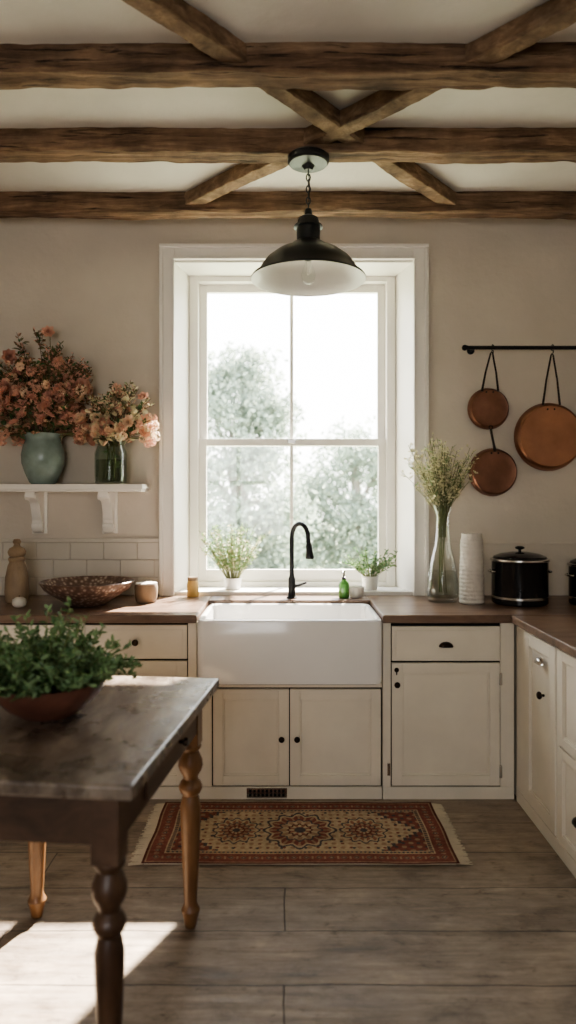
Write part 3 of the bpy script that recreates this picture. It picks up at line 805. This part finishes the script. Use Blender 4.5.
def sillplant(name,x,y,z,r,h,mp,n,L,mats,sp=1.0):
    e=empty(name); b=MB(); b.lathe([(0,0),(r*.8,0),(r*.86,.004),(r,h*.9),(r*1.04,h*.92),(r*1.04,h),(r*.95,h),(r*.9,h*.85),(0,h*.8)],(x,y,z),mp,28); b.obj('plant_pot',45,parent=e)
    b=MB(); b.lathe([(0,h*.86),(r*.9,h*.86),(r*.85,h*.8),(0,h*.78)],(x,y,z),'soil',20)
    for i in range(n):
        a=U(0,6.28); q=math.sqrt(R()); st=Vector((x+r*.7*q*math.cos(a),y+r*.7*q*math.sin(a),z+h*.86))
        pts=curve_pts(st,(math.cos(a)*q*sp,math.sin(a)*q*sp*.6,1),U(.5,1)*L,.6*q); b.tube(pts,.0014,'stem',4)
        for k in range(12):
            t=U(.25,1); j=min(int(t*6),5); c=pts[j].lerp(pts[j+1],t*6-j)
            b.leaf(c,(U(-1,1),U(-1,1),U(-.1,.9)),U(.015,.032),U(.008,.016),random.choice(mats))
    b.obj('foliage',0,parent=e)
sz=wz0+.0125
sillplant('potted_sill_plant',.50,4.27,sz,.052,.085,'enamel',44,.21,['leafA','leafB'],1.0)
sillplant('potted_sill_plant',-.34,4.30,sz,.055,.07,'ceramic',100,.36,['leafB','leafB','dried'],.55)
b=MB(); b.lathe([(0,0),(.032,0),(.035,.004),(.035,.075),(.03,.09),(.028,.10),(.026,.10),(.03,.07),(0,.065)],(-.56,4.12,CZ),'candle',24); b.lathe([(.03,.095),(.031,.115),(0,.117)],(-.56,4.12,CZ),'woodlt',24); b.obj('honey_jar',45)
b=MB(); b.lathe([(0,0),(.035,0),(.042,.02),(.048,.06),(.05,.062),(.046,.06),(.035,.015),(0,.01)],(.40,4.1,CZ),'stone',24); b.obj('small_dish',45)
b=MB(); b.lathe([(0,0),(.09,0),(.10,.006),(.17,.05),(.225,.088),(.245,.118),(.25,.128),(.246,.131),(.235,.12),(.21,.09),(.15,.05),(.08,.02),(0,.015)],(-1.09,3.80,CZ),'speckle',48); b.obj('wide_serving_bowl',50)
b=MB(); b.lathe([(0,0),(.05,0),(.056,.008),(.064,.05),(.064,.09),(.058,.105),(.053,.105),(.056,.06),(0,.02)],(-.79,3.90,CZ),'woodlt',28); b.lathe([(.06,.10),(.06,.108),(.02,.114),(0,.115)],(-.79,3.90,CZ),'stone',24); b.obj('salt_crock',45)
b=MB(); b.lathe([(0,0),(.055,0),(.062,.01),(.066,.06),(.062,.14),(.05,.20),(.04,.225),(.046,.235),(.046,.245),(.035,.255)],(-1.51,3.90,CZ),'woodlt',28)
b.lathe([(.035,.253),(.045,.262),(.05,.28),(.04,.30),(.02,.31),(.016,.322),(.024,.335),(.016,.35),(0,.353)],(-1.51,3.90,CZ),'woodlt',24)
pts=[(-1.53+.075*math.cos(math.pi*k/8-math.pi/2),3.90,CZ+.13+.05*math.sin(math.pi*k/8-math.pi/2)) for k in range(9)]
b.tube(pts,.007,'woodlt',8)
b.obj('stoneware_bottle',45)
b=MB(); b.lathe([(0,0),(.02,.002),(.034,.012),(.038,.028),(.034,.044),(.02,.054),(0,.057)],(-1.42,3.70,CZ),'stone',24); b.lathe([(.004,.054),(.004,.064),(0,.065)],(-1.42,3.70,CZ),'twig',8); b.obj('garlic_bulb',60)

# ------------------------------------------------------------ garden
b=MB(); b.box(-30,30,YB+.6,60,-.6,-.5,'grass'); b.obj('garden_lawn',0)
def tree(x,y,z0,blobs,n,ls):
    b=MB(); 
    b.tube([(x,y,-.498),(x,y,-.2),(x+.1,y,z0*.5),(x,y,z0+.8)],[.24,.2,.16,.08],'bark',10)
    for bx,by,bz,rr in blobs:
        b.tube([(x,y,max(z0*.6,.4)),((x+bx)/2,(y+by)/2,max((z0*.6+bz)/2+.2,.1)),(bx,by,max(bz,.1))],[.09,.05,.03],'bark',6)
        for i in range(n):
            d=Vector((U(-1,1),U(-1,1),U(-1,1)))
            if d.length>1: continue
            d=d*rr*(.8+.35*noise.noise(d*3+Vector((bx,by,bz)))*2); d.z*=.85
            c=Vector((bx,by,bz))+d
            if c.z<-.2: continue
            b.quadleaf(c,(U(-1,1),U(-1,1),U(-1,1)),U(.6,1.3)*ls,U(.4,.7)*ls,'treeA' if R()<.6 else 'treeB')
    b.obj('garden_tree',0)
tree(-1.0,14,2.2,[(-1.2,14,3.2,1.0),(-.6,13.6,2.3,.95),(-.9,14.4,4.1,.75),(-.4,14,3.2,.7),(-1.9,14,2.0,1.0),(-1.7,14.5,3.8,.7),(-.2,13.8,1.2,.9),(-1.3,13.5,1.0,1.0),(-.3,13.9,.2,.8),(-1.1,13.9,.0,.9)],3200,.13)
tree(1.6,17,1.8,[(1.6,17,2.6,1.0),(.8,17,1.7,1.0),(2.4,17,2.3,1.0),(1.6,16.6,1.0,1.1),(.4,17,.7,1.0),(2.5,17,.9,1.1),(.9,17,0,1.0),(2.0,17,.1,1.0)],2800,.15)
tree(-5,20,2.5,[(-5,20,3.5,1.8),(-4,20,2,1.5),(-6,20,2.2,1.6)],2200,.2)
tree(5,22,2.5,[(5,22,3.5,1.8),(4,22,2,1.5),(6,22,2.2,1.6)],2200,.2)

# ------------------------------------------------------------ light
w=bpy.data.worlds.new('World'); S.world=w; w.use_nodes=True; nt=w.node_tree
bg=nt.nodes['Background']
tc=N(nt,'ShaderNodeTexCoord'); sp=N(nt,'ShaderNodeSeparateXYZ'); nt.links.new(tc.outputs['Generated'],sp.inputs[0])
nt.links.new(ramp(nt,sp.outputs[2],[(.0,(1,.98,.95)),(.45,(.93,.955,1)),(1,(.75,.86,1))]),bg.inputs[0])
bg.inputs[1].default_value=10.5
L=bpy.data.lights.new('sun','SUN'); L.energy=70; L.angle=.012; L.color=(1,.91,.78)
o=bpy.data.objects.new('sun',L); COL.objects.link(o); o.rotation_euler=Vector((-.47,-1,-.94)).to_track_quat('-Z','Y').to_euler(); o.location=(5,9,9)
def portal(loc,rot,sx,sy):
    L=bpy.data.lights.new('portal','AREA'); L.shape='RECTANGLE'; L.size=sx; L.size_y=sy; L.cycles.is_portal=True
    o=bpy.data.objects.new('window_portal',L); COL.objects.link(o); o.location=loc; o.rotation_euler=rot
portal(((gx0+gx1)/2,YB+.42,1.93),(math.radians(-90),0,0),1.35,2.0)
portal(((rx0+rx1)/2,YF-.22,(rz0+rz1)/2),(math.radians(90),0,0),rx1-rx0,rz1-rz0)  # sampling portal for the added opening behind the camera

# ------------------------------------------------------------ camera
c=bpy.data.cameras.new('camera'); co=bpy.data.objects.new('camera',c); COL.objects.link(co)
co.location=(0,0,H); co.rotation_euler=(math.radians(90),0,0)
c.sensor_fit='VERTICAL'; c.sensor_height=36; c.sensor_width=36; c.lens=36*F/1024; c.shift_y=-12/1024
c.dof.use_dof=True; c.dof.focus_distance=3.6; c.dof.aperture_fstop=1.4
S.camera=co
S.view_settings.view_transform='AgX'
try: S.view_settings.look='AgX - Medium High Contrast'
except Exception as ex: print(ex)
S.view_settings.exposure=-.30
